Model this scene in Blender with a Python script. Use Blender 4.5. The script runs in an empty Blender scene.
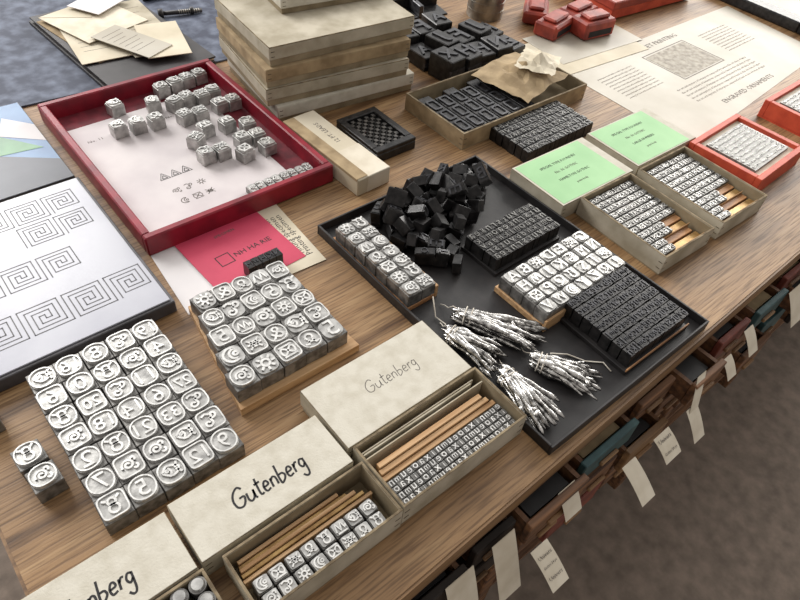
import bpy, bmesh, math, random
from mathutils import Matrix, Vector
random.seed(7)
S=0.01; TZ=75.0   # centimetres -> metres, table-top height
scene=bpy.context.scene
COL=scene.collection
# ------------------------------------------------------------ materials
def lin(c): return tuple(((x/255)/12.92 if x/255<=.04045 else (((x/255)+.055)/1.055)**2.4) for x in c)+(1,)
def mat(name,c1,c2=None,rough=.6,metal=0,scale=40,bump=0,bscale=None,stretch=(1,1,1),detail=4,lo=.35,hi=.65,spec=.5):
    m=bpy.data.materials.new(name); m.use_nodes=True; nt=m.node_tree; N=nt.nodes; L=nt.links
    b=N['Principled BSDF']; b.inputs['Roughness'].default_value=rough; b.inputs['Metallic'].default_value=metal
    b.inputs['Specular IOR Level'].default_value=spec
    if c2 is None: c2=tuple(max(0,x*.88) for x in c1)
    tc=N.new('ShaderNodeTexCoord'); mp=N.new('ShaderNodeMapping'); mp.inputs['Scale'].default_value=stretch
    L.new(tc.outputs['Object'],mp.inputs[0])
    no=N.new('ShaderNodeTexNoise'); no.inputs['Scale'].default_value=scale; no.inputs['Detail'].default_value=detail
    L.new(mp.outputs[0],no.inputs['Vector'])
    cr=N.new('ShaderNodeValToRGB'); cr.color_ramp.elements[0].position=lo; cr.color_ramp.elements[1].position=hi
    cr.color_ramp.elements[0].color=lin(c2); cr.color_ramp.elements[1].color=lin(c1)
    L.new(no.outputs[0],cr.inputs[0]); L.new(cr.outputs[0],b.inputs['Base Color'])
    if bump:
        n2=N.new('ShaderNodeTexNoise'); n2.inputs['Scale'].default_value=bscale or scale*4; n2.inputs['Detail'].default_value=3
        L.new(mp.outputs[0],n2.inputs['Vector'])
        bp=N.new('ShaderNodeBump'); bp.inputs['Strength'].default_value=bump; bp.inputs['Distance'].default_value=.001
        L.new(n2.outputs[0],bp.inputs['Height']); L.new(bp.outputs[0],b.inputs['Normal'])
    return m
def wood_table():
    m=bpy.data.materials.new('oak_tabletop'); m.use_nodes=True; nt=m.node_tree; N=nt.nodes; L=nt.links
    b=N['Principled BSDF']
    tc=N.new('ShaderNodeTexCoord')
    def noise(sc,scale,detail,dist=0):
        mp=N.new('ShaderNodeMapping'); mp.inputs['Scale'].default_value=sc; L.new(tc.outputs['Object'],mp.inputs[0])
        n=N.new('ShaderNodeTexNoise'); n.inputs['Scale'].default_value=scale; n.inputs['Detail'].default_value=detail
        n.inputs['Distortion'].default_value=dist; L.new(mp.outputs[0],n.inputs['Vector']); return n
    def ramp(src,p0,c0,p1,c1,mid=None):
        r=N.new('ShaderNodeValToRGB'); e=r.color_ramp.elements; e[0].position=p0; e[0].color=c0; e[1].position=p1; e[1].color=c1
        if mid: k=e.new(mid[0]); k.color=mid[1]
        L.new(src,r.inputs[0]); return r
    def mul(a_,b_,f):
        mx=N.new('ShaderNodeMix'); mx.data_type='RGBA'; mx.blend_type='MULTIPLY'; mx.inputs[0].default_value=f
        L.new(a_,mx.inputs[6]); L.new(b_,mx.inputs[7]); return mx.outputs[2]
    g=noise((1,11,11),5.5,10,.5)
    base=ramp(g.outputs[0],.25,lin((128,97,64)),.78,lin((182,150,110)),(.5,lin((156,122,84))))
    p=noise((9,190,190),2.0,5)
    pr=ramp(p.outputs[0],.38,(.36,.30,.25,1),.53,(1,1,1,1))
    c=mul(base.outputs[0],pr.outputs[0],.7)
    w=noise((1,1,1),6,5)
    wr=ramp(w.outputs[0],.3,(.74,.71,.67,1),.7,(1.05,1.05,1.05,1))
    c=mul(c,wr.outputs[0],1)
    # board joints
    sx=N.new('ShaderNodeSeparateXYZ'); L.new(tc.outputs['Object'],sx.inputs[0])
    md=N.new('ShaderNodeMath'); md.operation='PINGPONG'; md.inputs[1].default_value=.07; L.new(sx.outputs[1],md.inputs[0])
    jr=ramp(md.outputs[0],.0,(.35,.28,.22,1),.012,(1,1,1,1))
    c=mul(c,jr.outputs[0],.8)
    L.new(c,b.inputs['Base Color'])
    rr=N.new('ShaderNodeMapRange'); rr.inputs[3].default_value=.62; rr.inputs[4].default_value=.42
    L.new(p.outputs[0],rr.inputs[0]); L.new(rr.outputs[0],b.inputs['Roughness'])
    bp=N.new('ShaderNodeBump'); bp.inputs['Strength'].default_value=.25; bp.inputs['Distance'].default_value=.001
    L.new(p.outputs[0],bp.inputs['Height']); L.new(bp.outputs[0],b.inputs['Normal'])
    return m
M={}
M['table']=wood_table()
M['edge']=mat('oak_edge',(160,124,84),(94,68,46),rough=.5,scale=6,stretch=(1,20,20),detail=8,lo=.3,hi=.7)
M['drawer']=mat('dark_drawer_wood',(138,98,66),(78,53,38),rough=.6,scale=8,stretch=(1,14,14),detail=6)
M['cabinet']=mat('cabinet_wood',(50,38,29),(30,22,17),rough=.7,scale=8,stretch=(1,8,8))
M['floor']=mat('concrete_floor',(140,124,111),(108,95,84),rough=.75,scale=34,bump=.3,bscale=160,detail=14,lo=.3,hi=.7)
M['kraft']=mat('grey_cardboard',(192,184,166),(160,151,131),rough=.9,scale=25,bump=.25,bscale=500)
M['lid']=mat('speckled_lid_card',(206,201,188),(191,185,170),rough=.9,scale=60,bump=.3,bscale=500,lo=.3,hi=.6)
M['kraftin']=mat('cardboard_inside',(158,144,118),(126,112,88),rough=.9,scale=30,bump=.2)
M['kraftedge']=mat('worn_card_edge',(150,134,108),(96,82,62),rough=.9,scale=70)
M['brownbox']=mat('brown_cardboard',(176,154,120),(140,120,90),rough=.85,scale=35,bump=.2)
M['staple']=mat('staple_wire',(120,112,100),(80,70,60),rough=.4,metal=.8)
M['red']=mat('crimson_lacquer',(146,24,44),(112,16,34),rough=.4,scale=30,bump=.1)
M['redin']=mat('crimson_lining',(122,34,48),(90,22,34),rough=.7,scale=60,bump=.2)
M['paper']=mat('white_paper',(222,218,218),(208,204,206),rough=.6,scale=8)
M['sheet']=mat('proof_sheet_paper',(216,209,209),(198,190,192),rough=.6,scale=12)
M['paper2']=mat('cream_paper',(214,204,183),(194,183,159),rough=.7,scale=12)
M['parch']=mat('parchment',(186,180,167),(166,158,142),rough=.5,scale=7)
M['pink']=mat('pink_card',(200,66,94),(184,52,82),rough=.6,scale=14)
M['green']=mat('green_label',(162,205,154),(148,193,142),rough=.65,scale=14)
M['ink']=mat('black_ink',(34,32,34),(22,20,22),rough=.7)
M['inkgrey']=mat('faded_ink',(112,104,98),(92,86,82),rough=.8)
M['pencil']=mat('pencil_grey',(112,106,100),(88,84,80),rough=.8)
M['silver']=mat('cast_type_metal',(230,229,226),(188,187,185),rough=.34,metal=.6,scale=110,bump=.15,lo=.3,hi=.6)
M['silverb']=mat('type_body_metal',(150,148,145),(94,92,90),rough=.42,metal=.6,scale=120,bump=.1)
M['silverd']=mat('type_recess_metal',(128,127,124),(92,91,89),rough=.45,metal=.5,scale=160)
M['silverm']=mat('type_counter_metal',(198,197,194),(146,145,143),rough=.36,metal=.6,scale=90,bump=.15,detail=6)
M['shine']=mat('bright_lead',(222,220,217),(104,102,100),rough=.22,metal=1,scale=160,bump=.5,lo=.35,hi=.6)
M['darkb']=mat('inked_type_body',(56,54,54),(30,30,30),rough=.4,metal=.5,scale=120,bump=.1)
M['dark']=mat('inked_type_face',(110,107,104),(66,64,63),rough=.35,metal=.6,scale=150)
M['black']=mat('black_type',(52,50,50),(24,24,25),rough=.32,metal=.3,scale=120,bump=.15)
M['blackhi']=mat('black_type_face',(84,84,88),(44,44,47),rough=.28,metal=.4,scale=150)
M['btray']=mat('black_tray_card',(42,39,39),(28,26,27),rough=.5,scale=50,bump=.1)
M['wood']=mat('light_wood',(206,170,128),(172,132,90),rough=.6,scale=10,stretch=(1,18,18),detail=6)
M['wood2']=mat('reddish_wood_furniture',(186,138,94),(142,98,62),rough=.55,scale=10,stretch=(1,18,18),detail=6)
M['brass']=mat('brass_rule',(190,156,100),(142,108,64),rough=.4,metal=.4,scale=60)
M['plate']=mat('grey_plate_face',(184,185,194),(168,169,180),rough=.3,scale=12,spec=.6)
M['plateside']=mat('plate_side',(86,84,88),(60,58,60),rough=.5)
M['orange']=mat('orange_box_card',(204,86,58),(178,66,44),rough=.55,scale=40)
M['rust']=mat('rust_leather',(172,70,52),(120,42,34),rough=.5,scale=30,bump=.2)
M['blue']=mat('blue_print',(104,138,176),(70,104,148),rough=.4,scale=9)
M['greenp']=mat('green_print',(96,148,104),(66,112,82),rough=.4,scale=14)
M['darkprint']=mat('dark_print',(70,74,86),(48,52,64),rough=.4,scale=9)
M['folder']=mat('dark_folder',(58,54,56),(40,37,38),rough=.5,scale=20)
M['bluecloth']=mat('blue_grey_mat',(104,112,130),(56,62,80),rough=.7,scale=40,detail=9,bump=.3,lo=.4,hi=.7)
M['tin']=mat('tin_can_metal',(170,166,158),(120,116,110),rough=.35,metal=.8,scale=30)
M['string']=mat('cotton_string',(226,220,208),(200,190,176),rough=.8)
M['teal']=mat('teal_paint',(60,92,94),(44,70,74),rough=.6)
M['brick']=mat('brick_red_box',(134,70,56),(102,50,40),rough=.6)
M['tag']=mat('tag_card',(222,213,195),(202,191,170),rough=.7,scale=30)
M['engr']=mat('engraving_print',(168,160,144),(118,108,94),rough=.6,scale=90,detail=10)
# ------------------------------------------------------------ glyphs
GC={}
def glyph(s,bold=0):
    k=(s,bold)
    if k in GC: return GC[k]
    cu=bpy.data.curves.new('g','FONT'); cu.body=s; cu.extrude=.5; cu.resolution_u=2 if len(s)<4 else 1; cu.offset=bold
    ob=bpy.data.objects.new('g',cu); COL.objects.link(ob)
    bpy.context.view_layer.update()
    me=bpy.data.meshes.new_from_object(ob.evaluated_get(bpy.context.evaluated_depsgraph_get()))
    V=[v.co.copy() for v in me.vertices]; F=[tuple(p.vertices) for p in me.polygons]
    bpy.data.objects.remove(ob); bpy.data.curves.remove(cu); bpy.data.meshes.remove(me)
    xs=[v.x for v in V]; ys=[v.y for v in V]
    cx=(min(xs)+max(xs))/2; cy=(min(ys)+max(ys))/2; w=max(xs)-min(xs); h=max(ys)-min(ys)
    V=[Vector(((v.x-cx),(v.y-cy),v.z+.5)) for v in V]
    GC[k]=(V,F,w,h); return GC[k]
def arc(cx,cy,r,a0,a1,n=10,r2=None):
    r2=r if r2 is None else r2
    return [(cx+(r+(r2-r)*i/n)*math.cos(math.radians(a0+(a1-a0)*i/n)),cy+(r+(r2-r)*i/n)*math.sin(math.radians(a0+(a1-a0)*i/n))) for i in range(n+1)]
# ornament line figures drawn in a [-1,1] square
ORN=[
 [arc(-.1,0,.12,0,560,16,.7),arc(.5,.5,.1,180,-60,6,.35),arc(.5,-.55,.1,180,420,6,.35)],
 [arc(.4,.45,.15,200,-160,10,.5)[::-1]+[(0,0)]+arc(-.4,-.45,.5,0,-360,10,.15), [(-.8,.7),(-.3,.9),(.1,.6)]],
 [arc(0,0,.4,0,360,12)]+[[(.55*math.cos(a*.785),.55*math.sin(a*.785)),(.95*math.cos(a*.785),.95*math.sin(a*.785))] for a in range(8)],
 [arc(0,0,.85,60,300,12),arc(.35,0,.6,85,275,10),arc(.35,.0,.22,0,360,8)],
 [[(.9*math.sin(t*.42),.55*math.sin(t*.84)) for t in range(16)],[(-.9,-.8),(.9,-.8)],[(-.9,.8),(.9,.8)]],
 [[(-.8,-.8),(.8,.8)],[(-.8,.8),(.8,-.8)],arc(0,0,.45,0,360,12),[(-.95,0),(.95,0)]],
 [arc(0,.3,.45,-60,240,12),[(.25,-.1),(.5,-.8),(.95,-.6)],[(-.25,-.1),(-.5,-.8),(-.95,-.6)],[(-.5,-.45),(.5,-.45)]],
 [arc(0,.42,.4,-90,270,12),arc(0,-.42,.5,90,-270,12),[(.45,.6),(.9,.9)],[(-.45,.6),(-.9,.9)]],
 [[(-.9,-.6),(-.5,.7),(-.1,-.6),(.3,.7),(.7,-.6),(.9,.1)],[(-.8,-.9),(.8,-.9)]],
 [[(-.9,.2),(-.3,.75),(.3,.6),(.9,.1),(.4,-.5),(-.3,-.5),(-.9,.2)],[(.5,.1),(.9,.8)],[(.5,0),(.95,-.7)],arc(-.4,.2,.12,0,360,6),[(-.2,.5),(0,0),(-.2,-.4)]],
]
# ------------------------------------------------------------ mesh builder (cm)
class MB:
    def __init__(s,name): s.name=name; s.v=[]; s.f=[]; s.m=[]; s.mats=[]; s.sm=[]; s.T=Matrix.Identity(4)
    def mi(s,m):
        if m not in s.mats: s.mats.append(m)
        return s.mats.index(m)
    def add(s,V,F,m,smooth=False):
        o=len(s.v); T=s.T; s.v+= [T@Vector(v) for v in V]; i=s.mi(m)
        for f in F: s.f.append(tuple(o+k for k in f)); s.m.append(i); s.sm.append(smooth)
    def at(s,x,y,z=0,rz=0,rx=0,ry=0):
        s.T=Matrix.Translation((x,y,z))@Matrix.Rotation(math.radians(rz),4,'Z')@Matrix.Rotation(math.radians(ry),4,'Y')@Matrix.Rotation(math.radians(rx),4,'X'); return s
    def box(s,x0,x1,y0,y1,z0,z1,m,b=0):
        lo=(min(x0,x1),min(y0,y1),min(z0,z1)); hi=(max(x0,x1),max(y0,y1),max(z0,z1))
        if b<=0:
            V=[((lo,hi)[i&1][0],(lo,hi)[(i>>1)&1][1],(lo,hi)[(i>>2)&1][2]) for i in range(8)]
            s.add(V,[(0,2,3,1),(4,5,7,6),(0,1,5,4),(2,6,7,3),(0,4,6,2),(1,3,7,5)],m); return
        b=min([b]+[(hi[k]-lo[k])*.45 for k in range(3)])
        V=[]
        for i in range(8):
            sg=[(i>>k)&1 for k in range(3)]
            for k in range(3):
                V.append(tuple((hi[j] if sg[j] else lo[j])+(0 if j==k else (-b if sg[j] else b)) for j in range(3)))
        F=[]
        for k in range(3):
            p,q=(k+1)%3,(k+2)%3
            for t in (0,1):
                c=[(t<<k)|(u<<p)|(w<<q) for u,w in ((0,0),(1,0),(1,1),(0,1))]
                F.append(tuple(x*3+k for x in c))
            for t in (0,1):
                for u in (0,1):
                    c0=(t<<k)|(u<<p); c1=c0|(1<<q)
                    F.append((c0*3+k,c1*3+k,c1*3+p,c0*3+p))
        for i in range(8): F.append((i*3,i*3+1,i*3+2))
        s.add(V,F,m)
    def prism(s,P,z0,z1,m,inset=1,smooth=False):
        n=len(P); cx=sum(p[0] for p in P)/n; cy=sum(p[1] for p in P)/n
        V=[(p[0],p[1],z0) for p in P]+[(cx+(p[0]-cx)*inset,cy+(p[1]-cy)*inset,z1) for p in P]
        s.add(V,[tuple(range(n))[::-1],tuple(range(n,2*n))],m)
        s.add(V,[(i,(i+1)%n,n+(i+1)%n,n+i) for i in range(n)],m,smooth)
    def rrect(s,w,d,p=4,n=20,cx=0,cy=0):
        R=[]
        for i in range(n):
            a=2*math.pi*(i+.5)/n; c,t=math.cos(a),math.sin(a)
            R.append((cx+w/2*math.copysign(abs(c)**(2/p),c),cy+d/2*math.copysign(abs(t)**(2/p),t)))
        return R
    def ring(s,A,B,z0,z1,m):
        n=len(A); V=[(p[0],p[1],z) for z in (z0,z1) for P in (A,B) for p in P]
        F=[]
        for i in range(n):
            j=(i+1)%n
            F+=[(2*n+i,2*n+j,3*n+j,3*n+i),(i,j,2*n+j,2*n+i),(n+i,3*n+i,3*n+j,n+j)]
        s.add(V,F,m)
    def cyl(s,r,z0,z1,m,n=24,r2=None,cx=0,cy=0):
        s.prism([(cx+r*math.cos(2*math.pi*i/n),cy+r*math.sin(2*math.pi*i/n)) for i in range(n)],z0,z1,m,inset=(r2/r if r2 else 1),smooth=True)
    def text(s,t,cx,cy,z0,z1,m,w=None,h=None,mirror=False,bold=0,rz=0):
        V,F,gw,gh=glyph(t,bold)
        if w and h: k=min(w/gw,h/gh); kx=ky=k
        elif w: kx=ky=w/gw
        else: kx=ky=h/gh
        if mirror: kx=-kx
        c,sn=math.cos(math.radians(rz)),math.sin(math.radians(rz))
        s.add([(cx+c*v.x*kx-sn*v.y*ky,cy+sn*v.x*kx+c*v.y*ky,z0+v.z*(z1-z0)) for v in V],F,m)
    def ribbon(s,pts,w,z,m,z0=None,k=5,taper=False):
        P=smoothpts(pts,k)
        n=len(P); V=[]
        for i in range(n):
            a=P[max(0,i-1)]; b=P[min(n-1,i+1)]; dx,dy=b[0]-a[0],b[1]-a[1]; l=math.hypot(dx,dy) or 1
            nx,ny=-dy/l*w/2,dx/l*w/2
            V+=[(P[i][0]+nx,P[i][1]+ny,z),(P[i][0]-nx,P[i][1]-ny,z)]
        F=[(2*i,2*i+1,2*i+3,2*i+2) for i in range(n-1)]
        if z0 is not None:
            V+=[(a,b,z0) for a,b,c in V]; o=2*n
            F+=[(2*i,2*i+2,o+2*i+2,o+2*i) for i in range(n-1)]+[(2*i+1,o+2*i+1,o+2*i+3,2*i+3) for i in range(n-1)]
        s.add(V,F,m)
    def orn(s,k,cx,cy,z0,z1,r,m,lw):
        for st in ORN[k%len(ORN)]: s.ribbon([(cx+a*r,cy+b*r) for a,b in st],lw,z1,m,z0=z0,k=2 if len(st)>2 else 1)
    def tube(s,pts,r,m,n=6):
        P=[Vector(p) for p in pts]; V=[]
        for i,p in enumerate(P):
            rr=r[i] if isinstance(r,(list,tuple)) else r
            d=(P[min(len(P)-1,i+1)]-P[max(0,i-1)]).normalized(); u=d.cross(Vector((0,0,1)))
            if u.length<.01: u=Vector((1,0,0))
            u.normalize(); w=d.cross(u)
            V+=[p+rr*(math.cos(2*math.pi*k/n)*u+math.sin(2*math.pi*k/n)*w) for k in range(n)]
        F=[(i*n+k,i*n+(k+1)%n,(i+1)*n+(k+1)%n,(i+1)*n+k) for i in range(len(P)-1) for k in range(n)]
        F+=[tuple(range(n)),tuple(range((len(P)-1)*n,len(P)*n))]
        s.add(V,F,m,True)
    def done(s,recalc=True):
        s.T=Matrix.Identity(4)
        xs=[v.x for v in s.v]; ys=[v.y for v in s.v]; zs=[v.z for v in s.v]
        c=Vector(((min(xs)+max(xs))/2,(min(ys)+max(ys))/2,min(zs)))
        me=bpy.data.meshes.new(s.name); me.from_pydata([(v-c)*S for v in s.v],[],s.f)
        for m in s.mats: me.materials.append(M[m])
        me.polygons.foreach_set('material_index',s.m); me.polygons.foreach_set('use_smooth',s.sm)
        if recalc:
            bm=bmesh.new(); bm.from_mesh(me); bmesh.ops.recalc_face_normals(bm,faces=bm.faces); bm.to_mesh(me); bm.free()
        me.update()
        ob=bpy.data.objects.new(s.name,me); ob.location=Vector((c.x,c.y,c.z+TZ))*S; COL.objects.link(ob); return ob
def smoothpts(p,k=5):
    if len(p)<3: return p
    out=[]
    for i in range(len(p)-1):
        a=p[max(0,i-1)]; b=p[i]; c=p[i+1]; d=p[min(len(p)-1,i+2)]
        for j in range(k):
            t=j/k
            out.append(tuple(.5*((2*b[q])+(-a[q]+c[q])*t+(2*a[q]-5*b[q]+4*c[q]-d[q])*t*t+(-a[q]+3*b[q]-3*c[q]+d[q])*t**3) for q in range(2)))
    out.append(p[-1]); return out
HW=[[(1.3,1.7),(.9,2.05),(.3,1.7),(0,1.0),(.2,.2),(.8,0),(1.2,.4),(1.25,.9),(.7,.9)],
[(1.6,1),(1.6,.3),(1.9,0),(2.3,.3),(2.4,1)],[(2.4,1),(2.42,.2),(2.6,0)],
[(3.0,1.9),(3.0,.3),(3.2,0),(3.4,.1)],[(2.7,1.3),(3.4,1.35)],
[(3.6,.5),(4.2,.6),(4.1,1),(3.8,1),(3.6,.5),(3.8,0),(4.3,.1)],
[(4.6,1),(4.6,0)],[(4.6,.7),(4.9,1),(5.2,.8),(5.25,0)],
[(5.6,2),(5.6,0),(6.0,0),(6.3,.4),(6.1,.8),(5.65,.8)],
[(6.6,.5),(7.2,.6),(7.1,1),(6.8,1),(6.6,.5),(6.8,0),(7.3,.1)],
[(7.6,1),(7.6,0)],[(7.6,.6),(7.85,1),(8.1,.95)],
[(8.9,.9),(8.5,1),(8.3,.5),(8.6,.1),(8.9,.4)],[(8.9,1),(8.95,-.6),(8.6,-.95),(8.2,-.6)]]
def handwriting(mb,x,y,z,w,lw,m,tall=1.0,rot=0):
    k=w/9.; c,s=math.cos(math.radians(rot)),math.sin(math.radians(rot))
    for st in HW:
        P=[((p[0]+.15*p[1])*k,p[1]*k*tall) for p in st]
        mb.ribbon([(x+c*a-s*b,y+s*a+c*b) for a,b in P],lw,z,m)
# ------------------------------------------------------------ components
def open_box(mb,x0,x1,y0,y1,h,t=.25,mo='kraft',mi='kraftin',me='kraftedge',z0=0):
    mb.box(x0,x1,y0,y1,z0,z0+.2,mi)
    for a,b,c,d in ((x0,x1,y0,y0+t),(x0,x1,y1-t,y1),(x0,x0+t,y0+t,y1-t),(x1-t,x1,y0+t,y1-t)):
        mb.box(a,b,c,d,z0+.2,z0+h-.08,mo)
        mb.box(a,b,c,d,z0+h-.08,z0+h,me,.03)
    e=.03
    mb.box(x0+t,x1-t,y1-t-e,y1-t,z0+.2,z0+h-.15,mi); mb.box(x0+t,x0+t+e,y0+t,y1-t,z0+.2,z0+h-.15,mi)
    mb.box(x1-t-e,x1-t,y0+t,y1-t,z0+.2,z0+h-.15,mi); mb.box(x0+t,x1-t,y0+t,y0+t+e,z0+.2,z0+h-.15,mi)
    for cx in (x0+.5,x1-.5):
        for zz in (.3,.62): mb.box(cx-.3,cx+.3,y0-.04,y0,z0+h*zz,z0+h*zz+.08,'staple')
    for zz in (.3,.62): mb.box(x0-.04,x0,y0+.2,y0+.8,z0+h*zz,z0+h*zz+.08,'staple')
def closed_box(mb,x0,x1,y0,y1,h,mt='lid',z0=0,lip=.55):
    mb.box(x0+.15,x1-.15,y0+.15,y1-.15,z0,z0+h-.3,'kraft',.05)
    mb.box(x0,x1,y0,y1,z0+h*lip*.5,z0+h-.1,'kraft',.05)
    mb.box(x0,x1,y0,y1,z0+h-.14,z0+h-.05,'kraftedge',.03)
    mb.box(x0+.06,x1-.06,y0+.06,y1-.06,z0+h-.06,z0+h,mt,.03)
    for cx in (x0+.5,x1-.5):
        for zz in (.45,.7): mb.box(cx-.3,cx+.3,y0-.03,y0+.02,z0+h*zz,z0+h*zz+.08,'staple')
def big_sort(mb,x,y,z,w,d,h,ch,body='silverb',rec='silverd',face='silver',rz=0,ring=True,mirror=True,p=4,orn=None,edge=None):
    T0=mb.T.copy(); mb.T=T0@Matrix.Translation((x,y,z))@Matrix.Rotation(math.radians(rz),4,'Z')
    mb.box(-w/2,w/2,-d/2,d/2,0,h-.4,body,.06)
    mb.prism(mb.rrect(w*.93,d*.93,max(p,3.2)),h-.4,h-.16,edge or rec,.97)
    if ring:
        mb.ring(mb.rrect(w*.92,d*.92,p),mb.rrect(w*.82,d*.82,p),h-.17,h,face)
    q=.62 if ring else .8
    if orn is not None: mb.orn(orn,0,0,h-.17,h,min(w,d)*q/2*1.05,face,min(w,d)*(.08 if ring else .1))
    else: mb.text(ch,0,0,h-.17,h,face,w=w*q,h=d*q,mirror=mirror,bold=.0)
    mb.T=T0
def small_sort(mb,x,y,z,w,d,h,ch,body,face,mirror=True,top=None):
    if top:
        mb.box(x-w*.48,x+w*.48,y-d*.48,y+d*.48,z,z+h-.3,body); mb.box(x-w*.46,x+w*.46,y-d*.46,y+d*.46,z+h-.3,z+h-.1,top)
    else: mb.box(x-w*.48,x+w*.48,y-d*.48,y+d*.48,z,z+h-.1,body)
    mb.text(ch,x,y,z+h-.12,z+h,face,w=w*.8,h=d*.75,mirror=mirror,bold=.0)
AL='ABCDEFGHIJKLMNOPQRSTUVWXYZ'
# ------------------------------------------------------------ room: floor
mb=MB('floor'); mb.box(-300,450,-300,400,-80,-75,'floor'); mb.done()
# ------------------------------------------------------------ table
mb=MB('printing_workbench')
P=[(-8,12.2),(230,16.6),(230,175),(-8,175)]
mb.prism(P,-3.2,0,'table')
mb.prism([(-8,11.9),(230,16.3),(230,16.6),(-8,12.2)],-3.0,-.15,'edge')
mb.prism([(-8.3,11.9),(-8,11.9),(-8,175),(-8.3,175)],-3.0,-.15,'edge')
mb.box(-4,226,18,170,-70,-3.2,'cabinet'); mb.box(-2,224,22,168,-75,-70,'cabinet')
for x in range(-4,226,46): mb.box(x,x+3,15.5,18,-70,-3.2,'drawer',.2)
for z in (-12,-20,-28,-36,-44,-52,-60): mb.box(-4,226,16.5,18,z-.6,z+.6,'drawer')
mb.done()
rnd=random.Random(3)
for row,(z0,z1) in enumerate(((-9.2,-5),(-15.5,-10.8),(-23.5,-17.5))):
    x=-3+row*2
    while x<160:
        w=rnd.uniform(5,11); yo=rnd.uniform(9.8,13.2)+row*.3
        mb=MB('type_drawer'); m=rnd.choice(['drawer','drawer','edge','drawer','brick','drawer','teal','brick' if row else 'drawer','cabinet'])
        mb.box(x,x+w,yo,yo+.9,z0,z1,m,.12)
        mb.box(x+.3,x+.9,yo+.9,16.4,z0,z1-.6,'drawer'); mb.box(x+w-.9,x+w-.3,yo+.9,16.4,z0,z1-.6,'drawer')
        mb.box(x+.9,x+w-.9,yo+.9,16.4,z0,z0+.5,'drawer')
        mb.box(x+1.6,x+w-1.6,yo+1.3,16,z0+.5,z1-1.4,'btray' if rnd.random()<.5 else 'brownbox')
        mb.box(x+w/2-1.6,x+w/2+1.6,yo-.5,yo,z0+1.2,z0+1.8,'edge',.1)
        mb.done(); x+=w+rnd.uniform(.6,2.2)
def tag(x,y,z,w,dy,dz,lean=0,txt=None,curl=.25):
    mb=MB('paper_tag'); V=[];n=6
    for i in range(n+1):
        t=i/n; c=curl*math.sin(math.pi*t)
        V+=[(x-w/2+lean*t,y+dy*t,z+dz*t+c),(x+w/2+lean*t,y+dy*t,z+dz*t+c)]
    F=[(2*i,2*i+1,2*i+3,2*i+2) for i in range(n)]
    mb.add(V,F,'tag'); mb.add([(a,b-.05,c-.04) for a,b,c in V],F,'tag')
    L=math.hypot(dy,dz)
    if txt:
        for r in range(txt):
            t=.25+.5*r/max(1,txt-1)
            T=Matrix(((1,0,0,x+lean*t),(0,-dy/L,0,y+dy*t-.02),(0,-dz/L,1,z+dz*t+curl*math.sin(math.pi*t)+.08),(0,0,0,1)))
            mb.T=T; mb.text('Gothic 24 pt' if r%2 else 'Univers',0,0,0,.01,'inkgrey',w=w*.75)
    mb.done()
tag(23.8,11.4,-4.6,3.8,-2.2,-6); tag(29.8,11.4,-4,3.3,-3.4,-8.5); tag(33.6,9.0,-7,2.6,-4,-2.6,txt=3)
tag(40.0,11.3,-5,2.8,-2.2,-3.2); tag(49.8,9.2,-7.2,2.6,-4.2,-3); tag(56.4,9.2,-7.2,3.2,-2.8,-2,txt=2)
tag(63,9.1,-7.2,2.4,-3,-3.8); tag(66,10.8,-4.4,2.0,-2.2,-3.4,lean=-3); tag(93,11.4,-5,4.4,-3,-5); tag(98.5,11.6,-5,3.6,-2.6,-5.5); tag(79,11.4,-4.8,2.4,-2.4,-3.2); tag(73,10.6,-6,2.2,-2,-2.4); tag(18,11.4,-5,2.6,-2,-5)
# ------------------------------------------------------------ red tray
mb=MB('red_lacquer_tray'); x0,x1,y0,y1=18,46.8,64.6,101.9; t=1.1
mb.box(x0+.2,x1-.2,y0+.2,y1-.2,0,.4,'redin')
for a in ((x0,x1,y0,y0+t),(x0,x1,y1-t,y1),(x0,x0+t,y0+t-.1,y1-t+.1),(x1-t,x1,y0+t-.1,y1-t+.1)): mb.box(*a,0,3,'red',.18)
mb.done()
mb=MB('ornament_proof_sheet'); mb.at(30.6,79.2,0,1); mb.box(-11.2,11.4,-13,17.5,.41,.47,'sheet')
def tri(mb,cx,cy,s,z,lw=.12):
    A=[(cx-s*.55,cy-s*.5),(cx+s*.55,cy-s*.5),(cx,cy+s*.6)]
    for i in range(3): 
        a,b=A[i],A[(i+1)%3]; mb.ribbon([a,b],lw,z,'ink')
for i in range(3):
    tri(mb,-3.9+i*1.7,-.7,1.4,.49,.09); tri(mb,-3.9+i*1.7,-.85,.7,.49,.1)
    for j in range(2): mb.orn(i+j*3,-3.9+i*1.9,-4.6-j*2.6,.475,.485,.7,'inkgrey',.12)
for i in range(4): mb.text('No. %d'%(i+11),-8+i*4.2,13,.475,.485,'inkgrey',h=.6)
mb.done()
mb=MB('ornament_sorts_in_tray')
G=[(26,91.5,2),(28.8,91,0),(31.6,90.6,3),(28,97.3,8),(33.3,95.2,-12),(36.4,98.6,3),(38.9,99,3),(41.2,99.3,0),(43.6,99.6,4),
(36.2,93.6,20),(38.5,94,5),(40.8,93.2,2),(43,93.6,-8),(35.8,89.3,10),(38.2,88.8,0),(42,89.6,3),(44.3,89.4,0),
(34.2,82.6,30),(36.8,84.6,8),(33.6,78.4,4),(36,78.1,4),(40.2,84,6),(42.8,82.2,-5),(40,79,3),(42.4,78.7,0),(42.3,75.6,3),(38.6,75.8,10)]
for i,(x,y,r) in enumerate(G): big_sort(mb,x,y,.48,2.15,2.1,2.2,'O',rz=r,ring=False,orn=i*3+i//4,rec='silverm',face='silver',edge='silverm',p=7,body='silverm')
for i in range(8): big_sort(mb,35.2+i*1.32,67.9+(i%2)*.1,.48,1.25,2.1,1.3,'S',ring=False,orn=i,rec='silverm')
mb.done()
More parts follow.
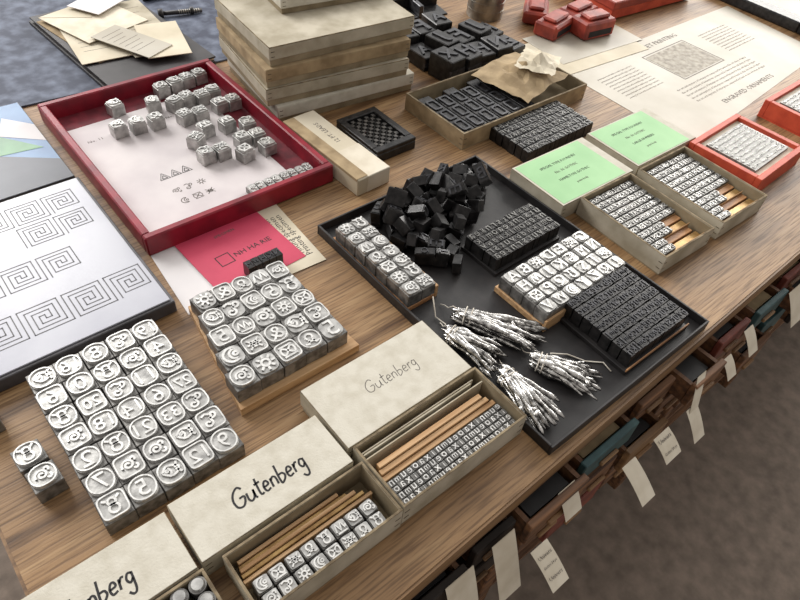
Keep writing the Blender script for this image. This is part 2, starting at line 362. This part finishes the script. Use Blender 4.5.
# ------------------------------------------------------------ number block
nums=[str(i) for i in (3,5,30,12,9,7,25,10,11,8,2,10,21,33,2,3,18,14,6,27,5,20,13,11,24,6,0,29,31,4,22,16,8,9,19)]
mb=MB('numeral_ornament_type'); rn=random.Random(21)
for j in range(7):
    for i in range(5):
        o=rn.choice([0,1,4,7,9]) if rn.random()<.25 else None
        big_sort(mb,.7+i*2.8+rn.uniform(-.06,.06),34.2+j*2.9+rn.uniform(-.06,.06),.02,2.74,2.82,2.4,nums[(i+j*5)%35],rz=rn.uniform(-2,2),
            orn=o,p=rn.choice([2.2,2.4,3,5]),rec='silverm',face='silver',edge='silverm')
mb.done()
for k,(x,y) in enumerate(((-3.4,43.8),(-3.1,40.8),(-5.6,50.6))):
    mb=MB('loose_numeral_sort'); big_sort(mb,x,y,0,2.6,2.6,2.4,'3',rz=3,orn=7 if k!=1 else 0,rec='silverm',edge='silverm',p=2.4); mb.done()
# ------------------------------------------------------------ second block on wooden galley
mb=MB('zodiac_ornament_type_on_wood_base')
mb.prism([(15.2,37.0),(30.5,36.8),(29.4,52.2),(17.6,53.2)],0,1.1,'wood')
for j in range(5):
    for i in range(5):
        f=j/4; x=(16.9+i*2.82)*(1-f)+(18.9+i*2.35)*f
        big_sort(mb,x,39.2+j*2.95-.15*i*f,1.1,2.75-.3*f,2.8,2.4,'2458369&SR'[(i*3+j)%10],rz=random.uniform(-3,3),ring=(i+j)%3!=1,
           orn=(i*2+j*3)%10 if (i+2*j)%5<4 else None,p=[2.2,3,5][(i+j)%3],rec='silverm',edge='silverm')
mb.done()
# ------------------------------------------------------------ greek-key plate
mb=MB('greek_key_printing_plate')
mb.box(-14,16.6,54.2,83,0,1.8,'plateside',.1); mb.box(-13.6,16.2,54.6,82.6,1.8,2.0,'plate',.05)
def seg(mb,A,B,z,lw):
    x0,x1=sorted((A[0],B[0])); y0,y1=sorted((A[1],B[1])); mb.box(x0-lw/2,x1+lw/2,y0-lw/2,y1+lw/2,z,z+.02,'plateside')
def meander(mb,x0,cy,s,n,z,lw=.13):
    # interlocking key: each unit is a double-line square hook running in and back out
    g=s/7.0; u=s*1.02
    K=[(0,0),(0,7),(7,7),(7,1),(2,1),(2,5),(5,5),(5,3),(4,3),(4,4),(3,4),(3,2),(6,2),(6,6),(1,6),(1,0)]
    for i in range(n):
        P=[(x0+i*u*1.12+a*g,cy-s/2+b*g) for a,b in K]
        for k in range(len(P)-1): seg(mb,P[k],P[k+1],z,lw)
        if i<n-1: seg(mb,P[-1],(x0+(i+1)*u*1.12,cy-s/2),z,lw)
meander(mb,-11.6,78.7,3.9,6,2.0); meander(mb,6.2,74.1,3.9,2,2.0); meander(mb,-12.5,67.6,4.1,5,2.0); meander(mb,-13.2,60,4.3,6,2.0)
mb.done()
# ------------------------------------------------------------ colour print at the left
mb=MB('blue_green_art_print'); mb.at(6.5,96,0,0); mb.box(-12,10,-11.5,11.5,0,1.0,'plateside',.05)
mb.prism([(-12,-11.4),(9.9,-11.4),(9.9,11.4),(-12,11.4)],1.0,1.02,'blue')
mb.prism([(-12,-11.4),(9.9,-11.4),(9.9,-6.5),(3,-1.5),(-12,-3)],1.02,1.04,'darkprint')
mb.prism([(-4,-2.2),(3,-1.6),(9,-2.5),(4.5,3.5),(-2,7)],1.04,1.06,'greenp')
mb.prism([(4.5,3.5),(9.9,-1),(9.9,4),(6.5,8)],1.03,1.05,'paper')
mb.done()
# ------------------------------------------------------------ papers and pink card
mb=MB('white_notepaper'); mb.at(24.6,59,0,-4); mb.box(-6.8,7,-6.6,6.6,0,.05,'paper'); mb.done()
mb=MB('printed_leaflet'); mb.at(33,59.6,.06,-3); mb.box(-3.2,3.6,-8,6.5,0,.05,'paper2')
for i in range(4): mb.text('Printing specimen',-.2+i*.9,-1.5,.05,.06,'ink',w=9,rz=90)
mb.done()
mb=MB('pink_card'); mb.at(28,59.4,.13,3); mb.box(-6.3,6.0,-6.3,6.6,0,.06,'pink')
mb.ring([(-3.6,-1.6),(-1.6,-1.6),(-1.6,.4),(-3.6,.4)],[(-3.48,-1.48),(-1.72,-1.48),(-1.72,.28),(-3.48,.28)],.06,.08,'ink')
mb.text('NH HA RIE',1.6,-.6,.06,.08,'ink',w=5.5); mb.text('SPECIMEN',0,3.8,.06,.08,'inkgrey',w=3)
mb.done()
mb=MB('black_ligature_type')
for i in range(5): small_sort(mb,26.6+i*1.0,54.4,.2,.95,1.5,2.0,'MWHKN'[i],'black','blackhi')
mb.done()
# ------------------------------------------------------------ box stack
zs=0
for i,(cx,cy,w,d,h,r,m) in enumerate(((62.3,90.2,26.5,20,3.2,-6,'lid'),(61.2,90.6,26.5,20,3.0,-8,'kraft'),(61.4,91.0,26.6,20,3.1,-7,'brownbox'),(62.3,91.8,27,20,3.2,-5,'kraft'),(67,97,21,14,2.6,-8,'lid'))):
    mb=MB('flat_cardboard_box'); mb.at(cx,cy,zs,r)
    mb.box(-w/2+.2,w/2-.2,-d/2+.2,d/2-.2,0,h-.2,'kraftin',.06)
    mb.box(-w/2,w/2,-d/2,d/2,h*.35,h-.1,m,.12); mb.box(-w/2+.02,w/2-.02,-d/2+.02,d/2-.02,h-.16,h,'kraftedge' if i%2 else m,.06)
    mb.box(-w/2+.15,w/2-.15,-d/2+.15,d/2-.15,h-.02,h+.01,m)
    for q in (-w/2+.6,w/2-.6):
        for z in (.5,.75): mb.box(q-.3,q+.3,-d/2-.04,-d/2+.02,h*z,h*z+.08,'staple')
    mb.done(); zs+=h+.01
# ------------------------------------------------------------ tan long box, framed pattern block
mb=MB('long_paper_wrapped_box'); mb.at(50.2,69.2,0,2)
mb.box(-3,3,-9.4,9.4,0,2.9,'paper2',.15); mb.box(-1.2,3.05,-9.5,-2,.1,2.95,'tag',.1); mb.box(-3.05,-1,-9.2,9.2,2.5,2.98,'brownbox',.05)
mb.text('12 PT. LEADS',.8,3,2.9,2.92,'inkgrey',w=6,rz=90); mb.done()
mb=MB('checker_pattern_type_block'); mb.at(58.9,70,0,0)
mb.box(-3.9,3.9,-5.4,5.4,0,1.4,'black',.1)
for a in ((-3.9,3.9,-5.4,-4.2),(-3.9,3.9,4.2,5.4),(-3.9,-2.8,-4.2,4.2),(2.8,3.9,-4.2,4.2)): mb.box(*a,1.4,2.1,'black',.1)
for i in range(8):
    for j in range(11):
        if (i+j)%2: mb.box(-2.7+i*.68,-2.7+i*.68+.6,-4.1+j*.75,-4.1+j*.75+.66,1.4,1.75,'dark')
mb.done()
# ------------------------------------------------------------ brown open box with frames
mb=MB('open_cardboard_tray_of_wood_type'); mb.at(84.2,67.2,0,-.5)
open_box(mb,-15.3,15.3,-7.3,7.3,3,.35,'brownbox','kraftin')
for i in range(6):
    x=-14+i*2.9
    mb.box(x,x+2.6,-6,5.8-(i%2)*1.2,.2,2.1,'black',.08)
    for j in range(3): mb.ring(mb.rrect(1.9,3.0,8,16,x+1.3,-4.2+j*3.5),mb.rrect(1.2,2.2,8,16,x+1.3,-4.2+j*3.5),2.1,2.3,'blackhi')
mb.done()
def crumple(name,m,cx,cy,z,w,d,amp,seed,rz=0):
    mb=MB(name); r=random.Random(seed); n=9; mb.at(cx,cy,z,rz); V=[]
    for j in range(n):
        for i in range(n):
            u=i/(n-1)-.5; v=j/(n-1)-.5
            V.append((u*w+r.uniform(-.3,.3),v*d+r.uniform(-.3,.3),.1+amp*(1-2*abs(u))*(1-1.6*abs(v))*r.uniform(.5,1.2)+r.uniform(0,.25)))
    F=[]
    for j in range(n-1):
        for i in range(n-1): a=j*n+i; F+=[(a,a+1,a+n+1),(a,a+n+1,a+n)]
    mb.add(V,F,m); mb.done(False)
crumple('crumpled_brown_paper','brownbox',90.6,68.2,3.0,14,12,2.2,4,10)
crumple('crumpled_white_paper','paper2',94,67.5,5.0,8,7,2.0,8,30)
# ------------------------------------------------------------ grid type blocks
def grid_type(mb,x0,x1,y0,y1,nx,ny,z,h,body,face,seq,top=None):
    w=(x1-x0)/nx; d=(y1-y0)/ny; r=random.Random(len(seq)+nx)
    for j in range(ny):
        dx=r.uniform(-.08,.08)
        for i in range(nx): small_sort(mb,x0+w*(i+.5)+dx,y1-d*(j+.5)+r.uniform(-.04,.04),z,w*.97,d*.93,h+r.uniform(-.04,.04),seq[(i+j*nx)%len(seq)],body,face,top=top)
mb=MB('composed_letter_type'); grid_type(mb,75,91.4,51.4,60,15,6,0,2.3,'darkb','silverd',AL+'AEIOU&',top='darkb'); mb.done()
for cx,cy,w,txt in ((76.6,43.9,16.2,'HAMILTON GOTHIC'),(94.0,43.7,15.6,'LARGE NUMBERS')):
    mb=MB('type_box_with_green_label'); mb.at(cx,cy,0,-1.5)
    closed_box(mb,-w/2,w/2,-5.3,5.3,3)
    mb.box(-w/2+.4,w/2-1.6,-5.0,5.0,3.0,3.03,'green')
    for r in range(4): mb.text(['SPECIAL TYPE FOUNDRY','No. 36 GOTHIC',txt,'point body'][r],-.7,2.6-r*1.7,3.03,3.05,'inkgrey' if r%2 else 'ink',h=.5)
    mb.done()
for cx,cy,w,r in ((77.4,30.8,11.4,-2),(91.1,30.3,12,-1.5)):
    mb=MB('open_box_of_lead_type'); mb.at(cx,cy,0,r)
    open_box(mb,-w/2,w/2,-7.6,7.6,3.2,.3)
    a=w/2-.6; ww=(2*a)/15; rr=random.Random(int(cx))
    for j in range(11):
        yy=6.5-j*1.26
        n=15 if j<7 else (9 if j<9 else 5)
        for i in range(n):
            small_sort(mb,-a+ww*(i+.5),yy,.2,ww*.99,1.12,2.3+rr.uniform(-.05,.05),(AL+'aeg')[(i*5+j*7)%29],'silverb','silverm',top='silverd')
        if n<15:
            mb.box(-a+ww*n+.1,a-rr.uniform(0,.8),yy-.5,yy+.5,.2,1.9-(j-7)*.1,'wood2' if j%2 else 'brass',.05)
        if j%2==0: mb.box(-a,a,yy-.66,yy-.6,.2,2.05,'wood')
    mb.done()
# ------------------------------------------------------------ orange boxes
def orange_box(cx,cy,w,d,h,rz):
    mb=MB('orange_type_box'); mb.at(cx,cy,0,rz)
    mb.box(-w/2,w/2,-d/2,d/2,0,.3,'orange'); t=1.0
    for q in ((-w/2,w/2,-d/2,-d/2+t),(-w/2,w/2,d/2-t,d/2),(-w/2,-w/2+t,-d/2+t,d/2-t),(w/2-t,w/2,-d/2+t,d/2-t)): mb.box(*q,.3,h,'orange',.08)
    mb.box(-w/2+t,w/2-t,-d/2+t,d/2-t,.3,h-.7,'tag')
    mb.box(-w/2+2,w/2-2,-d/2+2,d/2-2,h-.7,h-.2,'silverd')
    for j in range(9):
        y=d/2-2.5-j*(d-4.8)/8.4
        mb.text('the quick brown fox jumps over lazy',0,y,h-.2,h-.1,'silverm',w=w-4.6,mirror=True)
    mb.done()
orange_box(107,31.7,15.5,12.8,3.3,2); orange_box(131.5,31.8,15,12.6,3.3,1)
# ------------------------------------------------------------ certificate sheet
mb=MB('printed_broadside_sheet'); mb.prism([(103.6,38.9),(162,44),(165,69),(104,69.2)],0,.06,'parch')
mb.at(131,55,0,1)
mb.text('HANDSET PRINTING',0,11.3,.06,.08,'inkgrey',w=17); mb.text('ENGRAVED ORNAMENTS',1,-10.6,.06,.08,'inkgrey',w=19)
mb.box(-7,7,-1,8.4,.06,.08,'engr'); mb.ring([(-7.5,-1.5),(7.5,-1.5),(7.5,9),(-7.5,9)],[(-7.3,-1.3),(7.3,-1.3),(7.3,8.8),(-7.3,8.8)],.06,.08,'inkgrey')
for s_ in (-18,18):
    for r in range(9): mb.text('printing by hand with movable type cast here',s_,8-r*.95,.06,.07,'inkgrey',w=11)
for r in range(5): mb.text('the art and mystery of letterpress composed by hand in this old shop of types',0,-3.2-r*1.1,.06,.07,'inkgrey',w=26)
mb.done()
mb=MB('cream_sheet'); mb.at(114.5,73.8,.07,-4); mb.box(-12,14,-7.5,6,0,.08,'paper2'); mb.box(-8,16,-4,8,.08,.14,'parch'); mb.done()
mb=MB('orange_lidded_box'); mb.at(146,86,0.3,-5); mb.box(-14,14,-9,9,0,3,'orange',.2); mb.box(-14.3,14.3,-9.3,9.3,2.2,4,'rust',.2); mb.box(-9,9,-5,5,4,4.1,'ink'); mb.done()
for i,(x,y,r,h) in enumerate(((115,81,12,3),(122,76.5,-8,3.6),(125,82.8,5,2.6),(117,88,40,2.6))):
    mb=MB('rust_red_ink_block'); mb.at(x,y,.25,r); mb.box(-4.2,4.2,-2.6,2.6,0,h,'rust',.4); mb.box(-3,3,-1.6,1.6,h,h+.8,'rust',.3); mb.box(-3.2,3.2,-2.66,-2.5,.7,1.9,'ink'); mb.done()
mb=MB('black_picture_frame'); mb.at(178,62,0,0)
for q in ((-12,15,-14,-10),(-12,15,10,14),(-12,-8,-10,10),(11,15,-10,10)): mb.box(*q,0,2.4,'black',.3)
mb.box(-8,11,-10,10,0,.8,'parch'); mb.done()
mb=MB('tin_can'); mb.at(108.5,95,0); mb.cyl(3.9,0,6.6,'tin',32)
mb.ring([(4.05*math.cos(i*math.pi/16),4.05*math.sin(i*math.pi/16)) for i in range(32)],[(3.6*math.cos(i*math.pi/16),3.6*math.sin(i*math.pi/16)) for i in range(32)],6.4,7,'tin')
for z in (1.6,3.3,5): mb.cyl(3.98,z,z+.25,'tin',32)
mb.done()
mb=MB('black_wood_type_blocks'); r=random.Random(5)
for i in range(13):
    x=82.5+(i%5)*4.2+r.uniform(-.3,.3); y=79+(i//5)*6.2+r.uniform(-.3,.3); mb.at(x,y,0,r.uniform(-9,9))
    h=r.uniform(2.4,4.6); mb.box(-1.9,1.9,-2.8,2.8,0,h,'black',.15); mb.text(AL[r.randrange(26)],0,0,h,h+.25,'blackhi',w=2.8,h=4.2,mirror=True,bold=.02)
    mb.box(-1.95,1.95,-2.85,-2.4,h*.3,h*.6,'blackhi')
mb.done()
mb=MB('composing_stick'); mb.at(92,103.5,0,-12); mb.box(-10,10,-2.5,2.5,0,.3,'black'); mb.box(-10,10,2.2,2.5,.3,2.4,'black',.05); mb.box(-10,-9.6,-2.5,2.5,.3,2.4,'black',.05); mb.box(3,4,-2.5,2.4,.3,2.6,'blackhi',.1); mb.cyl(.8,2.4,3.2,'blackhi',16,cx=3.5,cy=1.5); mb.done()
# ------------------------------------------------------------ folder, papers top-left
mb=MB('blue_grey_cutting_mat'); mb.prism([(-6,109),(60,104),(75,172),(-6,174)],0,.3,'bluecloth'); mb.done()
mb=MB('dark_portfolio_folder'); mb.at(38.5,118,.3,4); mb.box(-10,9.5,-15,17,0,.7,'folder',.1); mb.box(-9.4,9.5,-14.4,16,.7,1.2,'paper2'); mb.box(-9.8,9.7,-14.8,16.6,1.2,1.5,'folder',.05); mb.done()
zz=1.81
for nm,m,x,y,w,d,r in (('manila_sheet','brownbox',37,122.5,15,20,10),('cream_letter','paper2',35.5,119.5,12,17,-6),('grey_card_sheet','kraft',42,120,9,22,-3),('cream_envelope','tag',36.6,126,13,14,16),('manila_note','paper2',43.5,112.5,7.5,13,-14),('ruled_slip','parch',38.5,114,6,13,24),('white_slip','paper',39.3,131,8,7,30)):
    mb=MB(nm); mb.at(x,y,zz,r); mb.box(-w/2,w/2,-d/2,d/2,0,.14,m,.03)
    if 'envelope' in nm: mb.prism([(-w/2,d/2),(w/2,d/2),(0,d*.05)],.14,.2,'paper2')
    if nm in('cream_letter','ruled_slip','grey_card_sheet'):
        for k in range(7): mb.box(-w*.38,w*.38-(k%3)*.8,d*.35-k*d*.1,d*.35-k*d*.1+.1,.14,.15,'inkgrey')
    mb.done(); zz+=.21
mb=MB('steel_bolt'); mb.at(49.6,125.5,0,-14)
mb.tube([(0,0,1.0),(7.5,0,.8)],.42,'folder',10); mb.tube([(-.9,0,1.1),(0,0,1.1)],.8,'folder',6)
for k in range(10): mb.tube([(3+k*.42,0,.92-k*.011),(3.15+k*.42,0,.92-k*.011)],.48,'tin',10)
mb.tube([(5.2,0,.92),(5.9,0,.9)],.72,'black',6); mb.done()
mb=MB('black_hand_tool'); mb.tube([(50.5,134,.95),(54,133,.95),(57.5,132,.95)],[.65,.5,.6],'black',8); mb.tube([(57.5,132,.95),(62,130.6,.7)],.22,'tin',8); mb.tube([(50.5,134,.95),(49.4,134.4,.95)],.8,'black',10); mb.done()
# ------------------------------------------------------------ black tray with contents
mb=MB('black_cardboard_tray'); x0,x1,y0,y1=38.2,68.2,13.9,56.4
mb.box(x0,x1,y0,y1,0,.25,'btray')
for q in ((x0,x1,y0,y0+.3),(x0,x1,y1-.3,y1),(x0,x0+.3,y0+.3,y1-.3),(x1-.3,x1,y0+.3,y1-.3)): mb.box(*q,.25,1.5,'btray',.06)
mb.done()
mb=MB('ornament_type_on_wood_strip')
mb.box(38.7,43.2,37.9,53.6,.27,1.0,'wood2',.05); mb.box(43.2,43.7,37.9,53.6,.27,2.2,'wood',.05)
for j in range(7):
    for i in range(2): big_sort(mb,39.9+i*2.2,39.0+j*2.18,1.0,2.12,2.1,2.3,'8SXO&Z%'[(j*2+i)%7],ring=False,rz=random.uniform(-3,3),orn=(j*2+i*5)%10,rec='silverm',edge='silverm')
mb.done()
mb=MB('heap_of_black_type'); r=random.Random(11)
def heap(n,cx,cy,rx,ry,z,til,gap,lie):
    pts=[]; tries=0
    while len(pts)<n and tries<6000:
        tries+=1; a=r.uniform(0,6.283); q=math.sqrt(r.random()); x=cx+rx*q*math.cos(a); y=cy+ry*q*math.sin(a)
        if y<39.6+max(0,(x-48.5))*.7 or y>54.4 or x<45.5 or x>66.2 or (x>51 and y<44.8): continue
        if all((x-u)**2+(y-v)**2>gap**2 for u,v in pts): pts.append((x,y))
    for x,y in pts:
        w,d,h=r.uniform(1.1,1.6),r.uniform(1.7,3.2),r.uniform(2.2,2.4)
        zj=z+r.uniform(-.25,.35)*(z>1)
        if r.random()<lie:
            d=min(d,1.6); mb.at(x,y,zj+.95,r.uniform(0,180),90+r.uniform(-til,til),r.uniform(-til,til)); mb.T=mb.T@Matrix.Translation((0,0,-h/2))
        else: mb.at(x,y,zj+abs(til)*.02,r.uniform(-80,80),r.uniform(-til,til),r.uniform(-til,til))
        mb.box(-w/2,w/2,-d/2,d/2,0,h-.2,'black',.03); mb.box(-w*.44,w*.44,-d*.44,d*.44,h-.2,h-.12,'black')
        mb.box(-w/2-.01,w/2+.01,-d/2-.01,-d/2+.15,.5,.7,'blackhi')
        mb.text(AL[r.randrange(26)],0,0,h-.13,h,'blackhi',w=w*.8,h=d*.8,mirror=True,bold=.0)
heap(85,55.5,48,13,9.5,.42,8,1.9,.5); heap(40,55,49,10.5,6.2,1.9,38,2.3,.6); heap(9,52.5,50.5,6,3.4,3.1,42,2.6,.6)
mb.done()
mb=MB('small_dark_type_block'); mb.box(52.2,65.2,36,42.6,.27,.8,'btray'); grid_type(mb,52.4,65,36.4,42.3,12,5,.8,2.1,'darkb','silverd','aegnrstuvbdhklmo'); mb.done()
mb=MB('capital_letter_type_on_base'); mb.at(58.3,30,0,0)
mb.box(-8,8,-4.3,4.3,.27,1.1,'wood',.05); mb.box(-8,8,-4.3,-4.0,1.1,2.1,'wood')
for j in range(4):
    for i in range(7):
        k=i+j*7
        big_sort(mb,-6.7+i*2.24,3.0-j*2.0,1.1,2.16,1.95,2.3,(AL+'&!')[k],ring=False,rec='silverm',edge='silverm',p=5,orn=k%10 if k%3==2 else None,rz=random.uniform(-2,2))
mb.done()
mb=MB('black_small_type_galley'); mb.at(59.6,21,0,-1); mb.box(-6.3,6.3,-5.6,5.6,.27,.9,'btray',.05); mb.box(-6.3,6.3,-5.6,-5.45,.9,1.3,'wood2')
grid_type(mb,-5.8,5.8,-5.2,5.2,16,7,.9,2.2,'black','blackhi','aegnrstuvbdhklmoc'); mb.done()
def bundle(x0,y0,x1,y1,seed,zt=.32,extra=None):
    mb=MB('tied_bundle_of_lead_sprues'); r=random.Random(seed); L=math.hypot(x1-x0,y1-y0); ang=math.atan2(y1-y0,x1-x0)
    dx,dy=math.cos(ang),math.sin(ang); nrm=Vector((-dy,dx,0)); D=Vector((dx,dy,0)); O=Vector((x0,y0,0))
    for i in range(24):
        f=r.uniform(-1,1); lay=i//8; z=zt+.48+lay*.62
        l=L*r.uniform(.72,1.05); q0=r.uniform(-.2,.12)*L*.3; P=[];R=[]; wob=r.uniform(-.35,.35); n=13; ph=r.uniform(0,6)
        for k in range(n):
            t=k/(n-1)
            off=f*(.45+1.9*t**1.3)+wob*math.sin(t*5); P.append(O+D*(q0+l*t)+nrm*off+Vector((0,0,z+.35*math.sin(t*3.1)*(lay>0)-.25*lay*t)))
            R.append((.22+.14*math.sin(math.pi*min(1,t*1.2))+.09*math.sin(k*1.5+ph))*(1 if 0<k<n-1 else .5))
        mb.tube(P,R,'shine',8)
        if i%2==0:
            c=P[-4]; mb.tube([c,c+nrm*r.choice([-1,1])*.7+D*.7+Vector((0,0,.1))],[.24,.15],'shine',6)
    for q in (.1,.17):
        c=O+D*L*q+Vector((0,0,zt+1.15)); P=[]
        for k in range(17):
            a=2*math.pi*k/16; P.append(c+nrm*1.25*math.cos(a)+Vector((0,0,1.05))*math.sin(a))
        mb.tube(P,.07,'string')
    P=[O+D*L*.14+Vector((0,0,zt+2.1))]
    for k in range(1,8): P.append(O+D*L*(.14-.05*k)+nrm*(.25*k+r.uniform(-.3,.3))+Vector((0,0,max(zt+.1,zt+2.1-.3*k))))
    mb.tube(P,.06,'string')
    if extra: mb.tube(extra,.085,'string')
    mb.done()
bundle(39.8,32.2,42.3,25.4,1,extra=[(41.5,36.6,2.6),(41,35.2,.5),(41.2,33.6,.5),(40.2,32.4,1.2)]); bundle(42.8,33.6,48.8,24.4,2); bundle(41,24.2,40.6,15.8,3)
bundle(45.2,23.2,48.8,16,4,extra=[(47.8,22.6,1.2),(50,21.6,.42),(51,19.6,.42),(52.6,18.2,.42),(52.3,16.8,.42)])
# ------------------------------------------------------------ Gutenberg boxes
mb=MB('handwritten_label_box'); mb.at(29,29.8,0,0); closed_box(mb,-8.4,8.4,-4.2,4.25,3.4); handwriting(mb,-2.8,-.3,3.415,6.6,.08,'pencil'); mb.done()
mb=MB('handwritten_label_box'); mb.at(12.3,27.4,0,0); closed_box(mb,-8,7.9,-3.2,3.3,3.5); handwriting(mb,-3.3,-.9,3.515,7.4,.2,'ink',1.15); mb.done()
mb=MB('handwritten_label_box'); mb.at(-4,27.2,0,0); closed_box(mb,-8,7.9,-3.1,3.1,3.5); handwriting(mb,-4,-1.0,3.515,7.4,.2,'ink',1.15); mb.done()
mb=MB('open_box_of_spacing_strips'); mb.at(29.3,21.5,0,0); open_box(mb,-8.3,8.3,-3.9,3.9,3.6,.25)
for i in range(3): mb.box(-7.7+i*.2,7.6-i*.5,-.35+i*.62,.2+i*.62,.25,2.3+i*.25,'wood',.04)
mb.box(-7.9,7.9,2.2,2.32,.2,3.1,'paper2'); mb.box(-7.9,6.5,2.6,2.75,.2,3.3,'kraft'); mb.box(-7.9,7.2,3.0,3.12,.2,3.0,'tag')
grid_type(mb,-7.6,7.7,-3.55,-.5,20,4,.2,2.3,'silverb','silver','nmueoaxi',top='silverd'); mb.done()
mb=MB('open_box_of_quads'); mb.at(13.4,20.6,0,0); open_box(mb,-7.5,7.4,-3.1,3.1,3.6,.25)
for i in range(5): mb.box(-7+i*.1,6.8-i*.7,.5+i*.42,.85+i*.42,.25,1.9+.22*(i%3),'brass' if i%2 else 'wood',.03)
for j in range(2):
    for i in range(8): big_sort(mb,-5.9+i*1.6+random.uniform(-.05,.05),-2.1+j*1.5,.2,1.45,1.4,2.6,'S',ring=False,rz=random.uniform(-4,4),orn=(i+j*3)%10,rec='silverm',edge='silverm',face='silver',p=7)
mb.done()
mb=MB('open_box_of_round_spacers'); mb.at(-3.2,20.6,0,0); open_box(mb,-7.5,7.4,-3.2,3.3,3.4,.25)
for i in range(9):
    for j in range(4): 
        cx,cy=-6.4+i*1.6,-2.3+j*1.55
        mb.cyl(.74,.2,3.2,'silverb',20,cx=cx,cy=cy); mb.cyl(.62,3.2,3.45,'silverm',20,cx=cx,cy=cy,r2=.5)
mb.done()
# ------------------------------------------------------------ lights
w=bpy.data.worlds.new('World'); scene.world=w; w.use_nodes=True; nt=w.node_tree; N=nt.nodes; L=nt.links
bg=N['Background']; tc=N.new('ShaderNodeTexCoord'); dp=N.new('ShaderNodeVectorMath'); dp.operation='DOT_PRODUCT'
dp.inputs[1].default_value=Vector((.5,.66,.55)).normalized(); L.new(tc.outputs['Generated'],dp.inputs[0])
cr=N.new('ShaderNodeValToRGB'); e=cr.color_ramp.elements; e[0].position=0; e[0].color=(.43,.40,.375,1); e[1].position=1; e[1].color=(1.35,1.33,1.3,1)
k=e.new(.55); k.color=(.74,.72,.69,1)
L.new(dp.outputs['Value'],cr.inputs[0]); L.new(cr.outputs[0],bg.inputs[0]); bg.inputs[1].default_value=.92
def area(name,loc,target,sx,sy,e,col):
    l=bpy.data.lights.new(name,'AREA'); l.shape='RECTANGLE'; l.size=sx; l.size_y=sy; l.energy=e; l.color=col
    o=bpy.data.objects.new(name,l); o.location=loc; d=Vector(target)-Vector(loc); o.rotation_euler=d.to_track_quat('-Z','Y').to_euler(); COL.objects.link(o)
area('window_light_right',(4.6,1.6,2.6),(.6,.5,.75),2.6,1.8,140,(1,.97,.92))
area('window_light_back',(-.6,4.4,3.1),(.3,.6,.75),3.0,1.8,215,(1,.98,.95))
# ------------------------------------------------------------ camera
a=(0.7686263686999919,-0.42259897255650636,0.48023287448200513);b=(-0.6345203615476323,-0.5989832175871673,0.48847007669906056);n=(0.08122447981074439,-0.6801685184151858,-0.7285419483024741)
cam=bpy.data.cameras.new('camera'); co=bpy.data.objects.new('camera',cam); COL.objects.link(co)
R=Matrix(((a[0],-a[1],-a[2],0),(b[0],-b[1],-b[2],0),(n[0],-n[1],-n[2],(60+TZ)*S),(0,0,0,1)))
co.matrix_world=R; cam.sensor_width=36; cam.lens=655.6/800*36; cam.clip_start=.02
scene.camera=co
scene.view_settings.view_transform='Standard'
